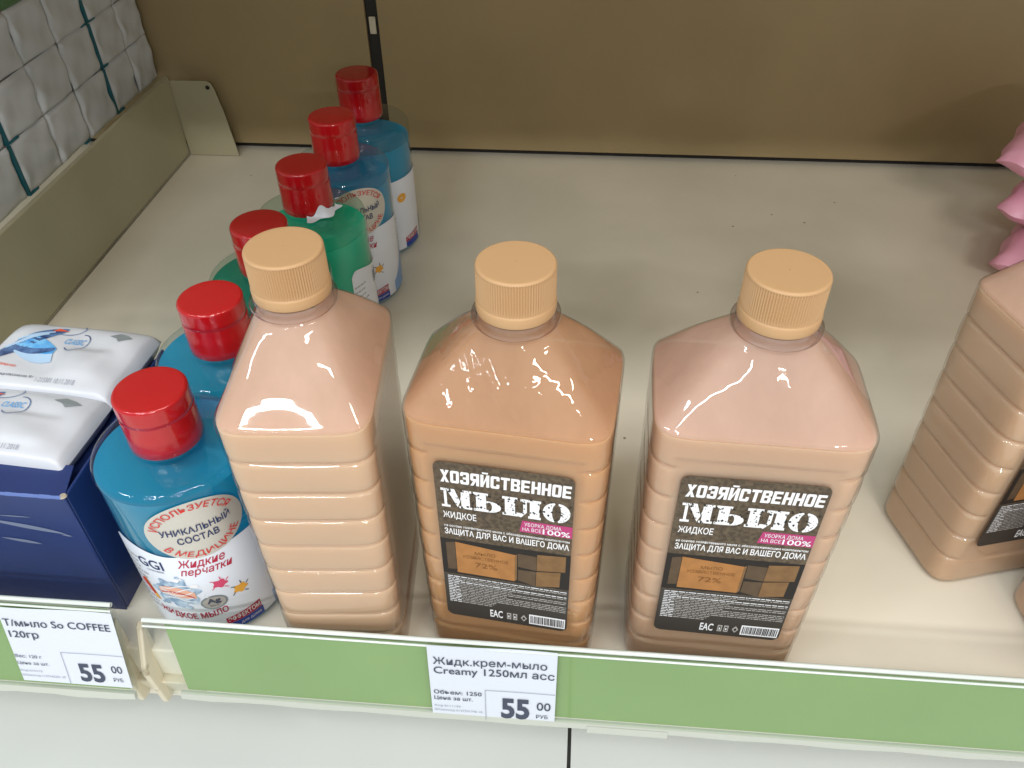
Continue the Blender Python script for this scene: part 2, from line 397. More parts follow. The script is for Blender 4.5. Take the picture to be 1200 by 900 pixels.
# divider between the two bays with its folded end tab
dv = thing('shelf_divider', 'cream metal divider plate with folded end tab standing left of the red capped bottles', 'divider', (-.475, .02, 0))
mb = MB(); mb.box(-.0028, .0028, 0, .675, .0035, .1050)
mb.build('side_plate', M['div'], dv, bevel=.0012)
mb = MB()
pts = [(.0035, .0008), (.0695, .0008), (.0625, .060), (.0570, .090), (.0545, .0965), (.0490, .0992), (-.0005, .0992)]
mb.prism(pts, .0022, 'y', .6755)
mb.build('end_tab', M['div'], dv, bevel=.0008)
mb = MB(); mb.lathe([(.0001, 0), (.0026, 0), (.0026, .0006)], 20)
h = mb.build('hole', M['dark'], dv); h.rotation_euler = (R(90), 0, 0); h.location = (.050, .6752, .0915)

# ------------------------------------------------------------------ big liquid soap bottles
HW, HD = .0538, .0396
def sect(th, w, d, k, p):
    c, s = abs(math.cos(th)), abs(math.sin(th))
    return ((c / w) ** p + (s / d) ** p + ((c * .64 + s * .77) / k) ** p) ** (-1 / p)
NB = 176
_dense = [2 * PI * i / 4000 for i in range(4001)]
_pts = [(sect(t, HW, HD, .0606, 18) * math.cos(t), sect(t, HW, HD, .0606, 18) * math.sin(t)) for t in _dense]
_acc = [0]
for a, b in zip(_pts, _pts[1:]): _acc.append(_acc[-1] + math.hypot(b[0] - a[0], b[1] - a[1]))
TH = []; j = 0
for i in range(NB):
    tgt = _acc[-1] * i / NB
    while _acc[j + 1] < tgt: j += 1
    TH.append(_dense[j])
GROOVES = [.028 + .0222 * k for k in range(8)]
def bottle_ring(z, s, off, inset):
    """one level of the bottle: s = 1 on the rectangular body, 0 at the round neck"""
    out = []
    for th in TH:
        rr = sect(th, HW, HD, .0606, 18)
        x, y = rr * math.cos(th), rr * math.sin(th)
        side = smooth01(.0405, .0440, abs(x))
        front = 1 - side
        dr = off
        if .02 < z < .1935 and s == 1:
            g = min((z - q for q in GROOVES), key=abs)
            near = math.exp(-(g / .0012) ** 2)
            # each band swells a little, then cuts in sharply at the groove under it
            ph = ((z - GROOVES[0]) / .0222) % 1
            if GROOVES[0] - .003 < z < GROOVES[-1] + .003:
                swell = math.sin(PI * min(1, max(0, ph))) * .0004 - .00025
            else: swell = 0
            dr += side * (-.0017 * near + swell)
            dr += front * (-.0011) * smooth01(.024, .0275, z) * (1 - smooth01(.1895, .1925, z))
        if z < .007: dr -= .0055 * (1 - math.sqrt(max(0, 1 - ((.007 - z) / .007) ** 2)))
        n = rr * (.965 + .035 * min(1, z / .2)) + dr
        n = n * s + (.0192 + off) * (1 - s) if s < 1 else n
        out.append((n * math.cos(th), n * math.sin(th), z))
    return out
SHO = [(.2054, 1.0), (.2065, .997), (.2075, .985), (.2084, .962), (.2115, .890), (.2160, .786), (.2210, .669), (.2260, .546), (.2310, .414), (.2355, .288), (.2395, .175), (.2425, .094), (.2450, .034), (.2465, .007), (.2478, 0), (.2560, 0)]
def bottle_mesh(inset=0.0, top=None, bottom=None):
    mb = MB(); lv = []
    for k in range(9): lv.append((.007 * (1 - math.cos(k / 8 * PI / 2)) + .0002, 1))
    z = .0085
    while z < .2048: lv.append((z, 1)); z += .00095
    fine = []
    for (z0, s0), (z1, s1) in zip(SHO, SHO[1:]):
        for k in range(4): fine.append((z0 + (z1 - z0) * k / 4, s0 + (s1 - s0) * k / 4))
    fine.append(SHO[-1]); lv += fine
    if top: lv = [l for l in lv if l[0] <= top]
    if bottom: lv = [l for l in lv if l[0] >= bottom]
    rings = [bottle_ring(z, s if s < 1 else 1, -inset, inset) for z, s in lv]
    vs = [p for r_ in rings for p in r_]; n = NB
    if inset:
        vs = [(x, y, z + inset * .5 * (1 if z < .01 else 0)) for x, y, z in vs]
    fs = [[j * n + i, j * n + (i + 1) % n, (j + 1) * n + (i + 1) % n, (j + 1) * n + i] for j in range(len(rings) - 1) for i in range(n)]
    if not bottom: fs.append(list(range(n))[::-1])
    if top and not bottom: fs.append([(len(rings) - 1) * n + i for i in range(n)])
    mb.add(vs, fs); return mb
def cap_mesh():
    mb = MB(); n = 540
    prof = [(.0172, .2534), (.0187, .2530), (.0192, .2534), (.01935, .2545), (.01935, .2582), (.0191, .2588), (.0187, .2592)]
    prof += [(.0190, .2600)] + [(.0190, .2600 +   .0165 * k / 8) for k in range(1, 9)]
    for k in range(1, 9):
        a = k / 8 * PI / 2; prof.append((.0190 - .0014 + .0014 * math.cos(a), .2765 + .0016 * math.sin(a)))
    prof += [(.0170, .27812), (.0160, .27814), (.0120, .27816), (.0060, .27818), (.0002, .2782)]
    def rm(r, z, a):
        if .2594 < z < .2768: return r - .00060 * (.5 + .5 * math.cos(a * 90))
        return r
    mb.lathe(prof, n, rmod=rm); return mb
def ring_mesh():
    mb = MB()
    mb.lathe([(.0192, .2462), (.0200, .2470), (.0214, .2478), (.0218, .2490), (.0216, .2502), (.0206, .2508), (.0195, .2512), (.0192, .2528), (.0180, .2531)], 96); return mb
LW, LZ0, LZ1 = .0734, .0435, .1803
def lmap(eps):
    return lambda u, v: ((u - .5) * LW, -(HD - .0011) - eps, LZ0 + v * (LZ1 - LZ0))
def label_mesh():
    mb = MB(); w, y = LW / 2, -(HD - .0011) - .00025
    def outline(z0, z1, rb, rt):
        p = []
        for cx, cz, a0, r_ in ((-w, z0, 180, rb), (w, z0, 270, rb), (w, z1, 0, rt), (-w, z1, 90, rt)):
            sx = 1 if cx < 0 else -1; sz = 1 if cz == z0 else -1
            if r_ == 0: p.append((cx, cz)); continue
            for k in range(7):
                a = R(a0 + 90 * k / 6); p.append((cx + sx * r_ + r_ * math.cos(a), cz + sz * r_ + r_ * math.sin(a)))
        return p
    zc = LZ0 + .305 * (LZ1 - LZ0)
    mb.prism(outline(LZ0, zc, .0045, 0), .0002, 'y', y, 1)
    mb.prism(outline(zc, LZ1, 0, .0045), .0002, 'y', y, 0)
    return mb
def quad(mb, x0, y0, x1, y1, f, mi): mb.add([f(x0, y0), f(x1, y0), f(x1, y1), f(x0, y1)], [(0, 1, 2, 3)], mi)
def lettering_mesh():
    mb = MB(); f = lmap(.00034); n = 0
    # heavy title line
    word = 'ХОЗЯЙСТВЕННОЕ'; x = .045; cw = .940 / 13
    for ch in word:
        for p in block(ch):
            n += 1; g = lmap(.00034 + n * 2e-7)
            P = [(x + cw * (.05 + .88 * a) + .012 * (b - .5) * .4, .888 + .068 * b) for a, b in p]
            mb.add([g(*t) for t in P], [list(range(len(P)))], 0)
        x += cw
    # worn stencil line
    for ch, x0, x1, h0 in (('М', .045, .262, .745), ('Ь', .283, .476, .745), ('I', .494, .596, .745), ('Л', .602, .765, .742), ('О', .785, .975, .742)):
        for p in slab(ch):
            n += 1; g = lmap(.00034 + n * 2e-7)
            P = [(x0 + (x1 - x0) * a, h0 + .108 * b) for a, b in p]
            mb.add([g(*t) for t in P], [list(range(len(P)))], 0)
    rn = random.Random(3); g = lmap(.00042)
    for k in range(170):
        a = .045 + .93 * rn.random(); b = .745 + .108 * rn.random(); s = .0022 + .005 * rn.random() ** 2
        m = 5
        mb.add([g(a + s * math.cos(q * 2 * PI / m + k) * (1 + rn.random()), b + s * .6 * math.sin(q * 2 * PI / m + k) * (1 + rn.random())) for q in range(m)], [list(range(m))], 6)
    text(mb, 'ЖИДКОЕ', .043, .680, .25, .036, f, 0, .012)
    text(mb, 'на основе хозяйственного мыла с обеззараживающим компонентом', .044, .624, .94, .014, f, 0, .012)
    text(mb, 'ЗАЩИТА ДЛЯ ВАС И ВАШЕГО ДОМА', .043, .578, .94, .034, f, 0, .018)
    # magenta flag
    mb.add([f(.612, .655), f(1.0, .655), f(1.0, .724), f(.634, .724)], [(0, 1, 2, 3)], 2)
    f2 = lmap(.0005)
    text(mb, 'УБОРКА ДОМА', .650, .695, .27, .020, f2, 0, .0)
    text(mb, 'НА ВСЕ', .636, .665, .138, .020, f2, 0, .0)
    text(mb, '100%', .785, .661, .2, .030, f2, 0, .012)
    # picture of the soap bars
    quad(mb, .0, .31, 1.0, .545, lmap(.00030), 6)
    mb.add([f(.042, .34), f(.112, .345), f(.112, .528), f(.042, .52)], [(0, 1, 2, 3)], 4)
    f3 = lmap(.0004)
    mb.add([f3(.116, .326), f3(.572, .322), f3(.576, .500), f3(.116, .530)], [(0, 1, 2, 3)], 3)
    mb.add([f3(.572, .322), f3(.59, .335), f3(.594, .505), f3(.576, .500)], [(0, 1, 2, 3)], 5)
    mb.add([f3(.600, .425), f3(.742, .415), f3(.745, .508), f3(.600, .512)], [(0, 1, 2, 3)], 4)
    mb.add([f3(.745, .415), f3(.965, .432), f3(.965, .535), f3(.748, .522)], [(0, 1, 2, 3)], 5)
    mb.add([f3(.600, .330), f3(.735, .308), f3(.740, .408), f3(.600, .405)], [(0, 1, 2, 3)], 4)
    mb.add([f3(.740, .308), f3(.925, .325), f3(.930, .425), f3(.743, .408)], [(0, 1, 2, 3)], 5)
    f4 = lmap(.00052)
    text(mb, 'МЫЛО', .265, .462, .16, .020, f4, 7, .0)
    text(mb, 'ХОЗЯЙСТВЕННОЕ', .165, .432, .36, .018, f4, 7, .0)
    text(mb, '72%', .262, .378, .175, .032, f4, 7, .0)
    # small print: rows of word-long dashes, too small to read in the photograph
    rn = random.Random(5)
    for r_ in range(16):
        v = .292 - .0122 * r_; u = .032; end = .985 if r_ not in (2, 5, 8, 15) else .5 + .3 * rn.random()
        if r_ >= 13: end = .42 - .02 * (r_ - 13)
        while u < end:
            w = min(.012 + .05 * rn.random(), end - u)
            hh = .0042 + .0012 * rn.random()
            quad(mb, u, v - hh / 2, u + w, v + hh / 2, f, 0 if (r_ in (0, 3) or u < .1) else 1)
            u += w + .007
    # certification mark, two pictograms and the barcode
    quad(mb, .690, .020, .985, .092, f, 0)
    u = .702
    while u < .970:
        w = .003 + .007 * rn.random(); quad(mb, u, .030, u + w, .084, f4, 6); u += w + .003 + .006 * rn.random()
    text(mb, 'EAC', .365, .030, .105, .052, f, 0, .02)
    for k in range(2):
        x0 = .505 + k * .05
        quad(mb, x0, .030, x0 + .036, .078, f, 1); quad(mb, x0 + .008, .040, x0 + .027, .070, f4, 6)
        quad(mb, x0 + .012, .046, x0 + .022, .062, lmap(.0006), 0)
    mb.add([f(.62, .055), f(.646, .030), f(.672, .055), f(.646, .080)], [(0, 1, 2, 3)], 1)
    mb.add([f4(.633, .055), f4(.646, .043), f4(.659, .055), f4(.646, .067)], [(0, 1, 2, 3)], 6)
    return mb
protoB = {}
def place_bottle(x, y, rz, label, soap, shell, group):
    t = thing('soap_bottle', label, 'soap bottle', (x, y, 0), rz, group)
    if not protoB:
        protoB['bottle'] = bottle_mesh().build('bottle_wall', M[shell], t, 28)
        protoB['liquid'] = bottle_mesh(.0013, .2052).build('liquid', SOAP[soap], t, 28)
        protoB['film'] = bottle_mesh(.0012, .2520, .2046).build('soap_film', FILM[soap], t, 28)
        protoB['ring'] = ring_mesh().build('neck_ring', M['ring'], t)
        protoB['cap'] = cap_mesh().build('cap', M['capB'], t, 40)
        lb = protoB['label'] = label_mesh().build('label', [M['labtop'], M['labbot']], t, 0)
        protoB['lettering'] = lettering_mesh().build('lettering', [M['white'], M['grey'], M['pinkp'], M['tan'], M['tand'], M['tanm'], M['darkp'], M['soapink']], lb, 0)
        for o in (protoB['bottle'], protoB['liquid'], protoB['film']):
            o.material_slots[0].link = 'OBJECT'
        protoB['bottle'].material_slots[0].material = M[shell]; protoB['liquid'].material_slots[0].material = SOAP[soap]; protoB['film'].material_slots[0].material = FILM[soap]
        return t
    lab = None
    for k in ('bottle', 'liquid', 'film', 'ring', 'cap', 'label'):
        o = protoB[k].copy(); C.objects.link(o); o.parent = t
        if k == 'bottle': o.material_slots[0].material = M[shell]
        if k == 'film': o.material_slots[0].material = FILM[soap]
        if k == 'liquid': o.material_slots[0].material = SOAP[soap]
        if k == 'cap': o.rotation_euler = (0, 0, rz * 7.3)
        if k == 'label': lab = o
    o = protoB['lettering'].copy(); C.objects.link(o); o.parent = lab
    return t
BUMPS = [(-.017, .2215, .0046, .0015), (-.027, .2125, .0040, .0012), (-.004, .2250, .0050, .0014), (-.012, .2315, .0036, .0011), (.006, .2195, .0044, .0010),
         (-.033, .2190, .0034, .0009), (-.020, .2285, .0030, .0009), (.012, .2265, .0034, .0008), (-.008, .2140, .0036, .0007), (.022, .2130, .0040, .0006)]
def crumple(t):
    """the loose film on this bottle's shoulder stands off in puckers"""
    o = next(c for c in t.children if c.name.startswith('bottle_wall'))
    me = o.data.copy(); mtl = o.material_slots[0].material; o.data = me
    o.material_slots[0].link = 'OBJECT'; o.material_slots[0].material = mtl
    for v in me.vertices:
        x, y, z = v.co
        if y < -.012 and z > .2065:
            h = sum(a * math.exp(-(((x - bx) / s_) ** 2 + ((z - bz) * 1.25 / s_) ** 2) / 2) for bx, bz, s_, a in BUMPS)
            h += .00035 * math.sin(x * 900 + z * 500) * math.exp(-((x + .012) / .02) ** 2) * smooth01(.2065, .211, z) * (1 - smooth01(.234, .240, z))
            v.co.y -= h * .8; v.co.z += h * .6
    return t
GB = 'big bottles of peach liquid soap'
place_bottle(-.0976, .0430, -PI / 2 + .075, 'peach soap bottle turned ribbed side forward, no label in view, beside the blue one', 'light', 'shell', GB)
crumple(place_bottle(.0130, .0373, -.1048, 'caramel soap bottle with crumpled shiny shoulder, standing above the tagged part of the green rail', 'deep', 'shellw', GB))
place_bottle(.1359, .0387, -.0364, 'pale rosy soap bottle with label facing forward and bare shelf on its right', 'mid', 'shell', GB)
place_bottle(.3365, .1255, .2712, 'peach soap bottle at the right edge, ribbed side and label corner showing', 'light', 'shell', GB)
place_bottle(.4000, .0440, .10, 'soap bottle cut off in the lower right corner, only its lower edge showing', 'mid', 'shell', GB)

# ------------------------------------------------------------------ red capped bottles
RB, RS, RLV = .0460, .1390, .1215
def red_bottle(x, y, rz, label, liq, wall, kind, hc=.180, lev=.1315, group='red capped bottles of blue and green soap', scrap=False):
    t = thing('red_cap_bottle', label, 'soap bottle', (x, y, 0), rz, group)
    mb = MB(); r = RB
    prof = [(.001, .0022), (r - .010, .0018)] + [(r - .005 + .005 * math.sin(a), .005 - .005 * math.cos(a)) for a in [k / 6 * PI / 2 for k in range(7)]]
    prof += [(r, .02 + .011 * k) for k in range(10)]
    prof += [(r - .006 + .006 * math.cos(a), RS - .006 + .006 * math.sin(a)) for a in [k / 8 * PI / 2 for k in range(9)]]
    prof += [(.034, RS + .0010), (.026, RS + .0018), (.0205, RS + .0026), (.0192, RS + .0040), (.0190, RS + .0120)]
    mb.lathe(prof, 96); mb.build('bottle_wall', SH[wall], t)
    mb = MB(); q = r - .0012
    prof = [(.0005, .0034), (q - .005, .0034), (q - .0015, .0045), (q, .0075)] + [(q, .01 + (lev - .01) * k / 6) for k in range(1, 7)] + [(q - .0012, lev - .0006), (q - .004, lev - .0012), (.0005, lev - .0012)]
    mb.lathe(prof, 96); mb.build('liquid', LIQ[liq], t)
    # flip-top cap
    mb = MB(); z0 = RS + .0042
    seam = hc - .0135
    prof = [(.0190, z0 + .0004), (.0206, z0), (.0212, z0 + .0008), (.0212, z0 + .006)]
    n = 10
    zz = [z0 + .006 + (seam - .0012 - z0 - .006) * k / n for k in range(1, n + 1)] + [seam - .0006, seam - .0002, seam + .0002, seam + .0010, seam + .004]
    prof += [(.0212 - .0004 * (z_ - z0) / (hc - z0), z_) for z_ in zz]
    prof += [(.0208 - .0022 + .0022 * math.cos(a), hc - .0022 + .0022 * math.sin(a)) for a in [k / 9 * PI / 2 for k in range(10)]]
    prof += [(.012, hc + .0003), (.0003, hc + .0004)]
    def rm(r_, z_, a):
        f_ = smooth01(.35, .75, math.cos(a + rz - .35))
        if z_ <= seam - .0005 and z_ > seam - .012: return r_ - .0005 * f_ * smooth01(seam - .012, seam - .004, z_)
        if abs(z_ - seam) < .0003: return r_ - .0005
        return r_
    mb.lathe(prof, 144, rmod=rm); mb.build('cap', M['capR'], t, 50)
    if scrap:   # shrink film left hanging round the foot of the cap
        mb = MB(); rs_ = random.Random(4)
        def sf(u, v):
            a = -rz + R(12) + R(88) * u
            lo = RS + .0032; hi = lo + .0025 + .007 * math.sin(PI * min(1, u * 1.25)) ** 3 + .0012 * math.sin(17 * u + 2)
            rr = .0219 + .006 * (1 - v) ** 3 * (.4 + .6 * math.sin(7 * u + 1) ** 2)
            return (rr * math.sin(a), -rr * math.cos(a), lo + (hi - lo) * v)
        mb.grid(sf, 40, 6); mb.build('film_scrap', M['film'], t, 60)
    # wrap-around film label
    def cyl(e): return lambda s, z: ((RB + e) * math.sin(s / RB), -(RB + e) * math.cos(s / RB), z)
    mb = MB(); f = cyl(.0003)
    def top(s):
        return .0868 + .009 * smooth01(-.02, -.055, -s) * 0 + .0095 * smooth01(.018, .058, -s) - .003 * smooth01(.02, .06, s)
    def ptop(u):
        s = -.060 + .122 * u; e = min(s + .060, .062 - s); return s, top(s) - (.006 * (1 - min(1, e / .006)) ** 2)
    mb.grid(lambda u, v: f(ptop(u)[0], .0062 + (ptop(u)[1] - .0062) * v), 60, 1)
    lb = mb.build('label', M['film'], t)
    L = MB(); F = lambda s, z: cyl(.0006)(s, z); F2 = cyl(.0008)
    mats = [M['red'], M['navy'], M['crim'], M['silver'], M['germp'], M['germo'], M['splash'], M['skin'], M['bluep'], M['white'], M['bluef'], M['grey'], M['ink']]
    # pale blue shading print toward the lower right
    L.grid(lambda u, v: F(.030 + .030 * u, .0065 + (.034 + .02 * u * u) * v * (.35 + .65 * u)), 14, 1, 10)
    rn = random.Random(11)
    SP = MB()
    for k in range(11):
        z_ = .079 - .0052 * k; s = -.0585
        while s < -.046: w = .001 + .003 * rn.random(); SP.grid(lambda u, v, s=s, w=w, z_=z_: F(s + w * u, z_ + .0013 * v), 1, 1, 11); s += w + .0008
    SP.build('small_print', mats, lb, 0); SP = MB()
    for k in range(14):
        z_ = .074 - .0042 * k; SP.grid(lambda u, v, z_=z_: F(.0525 + .006 * u, z_ + .0016 * v), 2, 1, 12)
    SP.build('small_print', mats, lb, 0)
    # red block over a blue one at the lower right
    L.grid(lambda u, v: F(-.004 + .0235 * u, .0125 + .0015 * u + (.0060 + .0015 * u) * v), 12, 1, 2)
    L.grid(lambda u, v: F(-.004 + .0242 * u, .0062 + (.0061 + .0015 * u) * v), 12, 1, 8)
    def W(x0, z0_, w, h, rise):
        return lambda a, b: (x0 + a * w, z0_ + b * h + rise * a)
    if kind == 'front':
        text(L, 'ЭФФЕКТОМ', 0, 0, 1, 1, F2, 9, .02, warp=W(-.0028, .0140, .0215, .0042, .0018))
        text(L, 'для дома', 0, 0, 1, 1, F2, 9, .0, warp=W(.004, .0085, .014, .0026, .0008))
        text(L, 'ЖИДКОЕ МЫЛО', 0, 0, 1, 1, F, 2, .02, warp=lambda a, b: (-.0445 + .0445 * a + 0, .0262 - .003 * math.sin(PI * a) + .0056 * b))
        text(L, 'Жидкие', 0, 0, 1, 1, F, 2, .01, .35, warp=W(-.0185, .0765, .028, .0070, -.0015))
        text(L, 'перчатки', 0, 0, 1, 1, F, 2, .01, .35, warp=W(-.0185, .0690, .031, .0064, -.0015))
        text(L, 'GGI', 0, 0, 1, 1, F, 1, .01, warp=W(-.0445, .0745, .017, .0085, -.001))
        text(L, 'cosmetic', 0, 0, 1, 1, F, 1, .0, warp=W(-.0405, .0705, .012, .0022, 0))
        # silver seal reading Ag
        L.add([F(-.0064 + .0082 * math.cos(k * PI / 12), .0385 + .0068 * math.sin(k * PI / 12)) for k in range(24)], [list(range(24))], 3)
        L.add([F2(-.0064 + .0070 * math.cos(k * PI / 12), .0388 + .0056 * math.sin(k * PI / 12)) for k in range(24)], [list(range(24))], 11)
        F3 = cyl(.001)
        text(L, 'Ag', 0, 0, 1, 1, F3, 12, .03, warp=W(-.0105, .0385, .0082, .0045, 0))
        text(L, 'Silver', 0, 0, 1, 1, F3, 12, .0, warp=W(-.0095, .0348, .006, .0020, 0))
        # two splats standing for germs
        for (cs, cz, mi, rr) in ((.0008, .0546, 4, .0042), (.0110, .0425, 5, .0044)):
            P = [F(cs + rr * (1 + .16 * math.cos(5 * a + 1)) * math.cos(a), cz + rr * .86 * (1 + .16 * math.cos(5 * a + 1)) * math.sin(a)) for a in [k * PI / 20 for k in range(40)]]
            L.add(P, [list(range(40))], mi)
            for a in (.4, 1.3, 2.3, 3.6, 5.2):
                p = [(cs + rr * e * math.cos(a + d), cz + rr * e * math.sin(a + d)) for e, d in ((1.0, -.1), (1.6, .12), (1.65, .2), (1.0, .1))]
                L.add([F2(*q_) for q_ in p], [(0, 1, 2, 3)], mi if mi == 4 else 12)
        # water splash with a pair of hands
        P = [F(-.0268 + .0142 * (1 + .13 * math.sin(7 * a) + .06 * math.sin(13 * a)) * math.cos(a), .0500 + .0135 * (1 + .13 * math.sin(7 * a) + .06 * math.sin(13 * a)) * math.sin(a)) for a in [k * PI / 32 for k in range(64)]]
        L.add(P, [list(range(64))], 6)
        for k in range(16):
            a = rn.random() * 6.28; e = 1.0 + .35 * rn.random(); s_ = .0008 + .0012 * rn.random()
            cs, cz = -.0268 + .0142 * e * math.cos(a), .0500 + .0135 * e * math.sin(a)
            L.add([F2(cs + s_ * math.cos(q_ * PI / 4), cz + s_ * math.sin(q_ * PI / 4)) for q_ in range(8)], [list(range(8))], 6 if k % 2 else 9)
        L.grid(lambda u, v: F2(-.0375 + .0225 * u, .0520 - .0035 * u + (.0030 + .0022 * math.sin(PI * u)) * (v - .5) * 2 + .002 * math.sin(PI * u)), 12, 2, 7)
        L.grid(lambda u, v: cyl(.001)(-.0365 + .0205 * u, .0505 - .0040 * u + .0010 * (v - .5) + .0035 * math.sin(PI * u)), 12, 1, 2)
        for k in range(5):
            L.grid(lambda u, v, k=k: cyl(.001)(-.036 + .020 * u, .0440 + .0032 * k + .0009 * v + .002 * math.sin(5 * u + k)), 8, 1, 9)
        L.add([F(-.052, .052), F(-.0445, .037), F(-.0415, .038), F(-.0475, .058)], [(0, 1, 2, 3)], 5)
        L.add([F2(-.052, .054), F2(-.0455, .042), F2(-.0435, .044), F2(-.0485, .058)], [(0, 1, 2, 3)], 0)
    else:
        text(L, 'ЭФФЕКТОМ', 0, 0, 1, 1, F2, 9, .02, warp=W(-.0028, .0140, .0215, .0042, .0018))
        for k in range(4):
            L.grid(lambda u, v, k=k: F(-.030 + .010 * u, .079 - .003 * k + .0012 * v), 3, 1, 12)
        L.add([F(-.004 + .006 * math.cos(k * PI / 8), .066 + .005 * math.sin(k * PI / 8)) for k in range(16)], [list(range(16))], 5)
    L.build('lettering', mats, lb, 0)
    if kind == 'front':
        mb = MB(); cz, rs, rz_ = .1075, .0285, .0240
        fb = cyl(.0009)
        mb.grid(lambda u, v: fb(rs * (v + 1e-4) * math.cos(2 * PI * u), cz + rz_ * (v + 1e-4) * math.sin(2 * PI * u)), 48, 8, closed=True, flip=True)
        bd = mb.build('badge', M['badge'], t)
        L = MB(); F = cyl(.0013)
        def arc(body, a0, a1, inner, outer, up):
            if up: wp = lambda a, b: (rs * (inner + (outer - inner) * b) * math.cos(R(a0 + (a1 - a0) * a)), cz + rz_ * (inner + (outer - inner) * b) * math.sin(R(a0 + (a1 - a0) * a)))
            else: wp = lambda a, b: (rs * (outer - (outer - inner) * b) * math.cos(R(a0 + (a1 - a0) * a)), cz + rz_ * (outer - (outer - inner) * b) * math.sin(R(a0 + (a1 - a0) * a)))
            return dict(warp=wp)
        text(L, 'ИСПОЛЬЗУЕТСЯ', 0, 0, 1, 1, F, 0, .008, **arc('', 166, 26, .73, .91, True))
        text(L, 'В МЕДИЦИНЕ', 0, 0, 1, 1, F, 0, .008, **arc('', 214, 334, .73, .91, False))
        text(L, 'УНИКАЛЬНЫЙ', -.0200, cz - .0005, .040, .0050, F, 1, .015)
        text(L, 'СОСТАВ', -.0120, cz - .0085, .0235, .0050, F, 1, .015)
        L.build('lettering', [M['red'], M['navy']], bd, 0)
    return t
def rz(deg): return R(deg)
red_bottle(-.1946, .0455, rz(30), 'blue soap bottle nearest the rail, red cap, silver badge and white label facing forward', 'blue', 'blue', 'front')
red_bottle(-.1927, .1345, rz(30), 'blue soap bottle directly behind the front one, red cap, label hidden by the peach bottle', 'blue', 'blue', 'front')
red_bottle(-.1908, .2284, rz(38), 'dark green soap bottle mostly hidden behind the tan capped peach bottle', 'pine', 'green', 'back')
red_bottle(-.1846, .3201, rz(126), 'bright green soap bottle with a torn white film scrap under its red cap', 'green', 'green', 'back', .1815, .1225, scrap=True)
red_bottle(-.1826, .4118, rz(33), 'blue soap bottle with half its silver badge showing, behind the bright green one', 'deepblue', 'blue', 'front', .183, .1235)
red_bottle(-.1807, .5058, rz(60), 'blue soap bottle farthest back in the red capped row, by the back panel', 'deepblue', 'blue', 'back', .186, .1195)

# ------------------------------------------------------------------ price rails and tags
def frame(x0, z_top, tilt, y0):
    a = R(tilt)
    def f(x, d, e):   # x along the rail, d down the face from its top, e out of the face
        return (x, y0 - d * math.sin(a) - e * math.cos(a), z_top - d * math.cos(a) + e * math.sin(a))
    return f
def strip(mb, f, x0, x1, d0, d1, e0, e1, mi=0, wav=0):
    n = 40 if wav else 1
    for k in range(n):
        a, b = x0 + (x1 - x0) * k / n, x0 + (x1 - x0) * (k + 1) / n
        wa, wb = (wav * (math.sin(a * 90) + .5 * math.sin(a * 231 + 1)) for a in (a, b))
        P = [f(a, d0, e0), f(b, d0, e0), f(b, d1 + wb, e0), f(a, d1 + wa, e0), f(a, d0, e1), f(b, d0, e1), f(b, d1 + wb, e1), f(a, d1 + wa, e1)]
        mb.add(P, [(0, 1, 2, 3), (7, 6, 5, 4), (0, 4, 5, 1), (2, 6, 7, 3)] + ([(0, 3, 7, 4)] if k == 0 else []) + ([(1, 5, 6, 2)] if k == n - 1 else []), mi)
def rail(f, x0, x1, xg0, xg1, hgt, label):
    t = thing('price_rail', label, 'price rail', f((x0 + x1) / 2, hgt, 0))
    off = Vector(t.location)
    g = lambda x, d, e: tuple(Vector(f(x, d, e)) - off)
    mb = MB(); strip(mb, g, xg0, xg1, .0052, hgt - .0035, .0002, .0007, 0)
    mb.build('green_strip', M['green'], t, 0)
    mb = MB(); strip(mb, g, x0 + .012, x1, .003, hgt - .002, -.0016, -.0002, 0)
    mb.build('backing', M['cover'], t, 0)
    mb = MB(); strip(mb, g, x0, x1, .0008, hgt, .0024, .0028, 0)
    mb.build('cover', M['cover'], t, 0)
    mb = MB()
    def rod(d, r, e): mb.grid(lambda u, v: g(x0 + (x1 - x0) * v, d + r * math.sin(2 * PI * u), e + r * math.cos(2 * PI * u)), 14, 1, 0, True)
    rod(.0008, .0015, .0012); rod(.0043, .0008, .0030)
    mb.build('top_lip', M['lip'], t)
    mb = MB(); strip(mb, g, x0 + .008, x1, hgt - .0030, hgt + .0028, .0010, .0040, 0, .0007)
    mb.build('bottom_lip', M['backing'], t, 30)
    return t
fc = frame(0, .0455, 6, -.0160)
rail(fc, -.2140, .60, -.2015, .60, .0745, 'long green price rail with a clear cover across the front of the bottles')
flft = frame(0, .0595, 13, -.0160)
rail(flft, -.60, -.2290, -.60, -.2330, .0775, 'short green price rail below the blue carton, mostly covered by its tag')

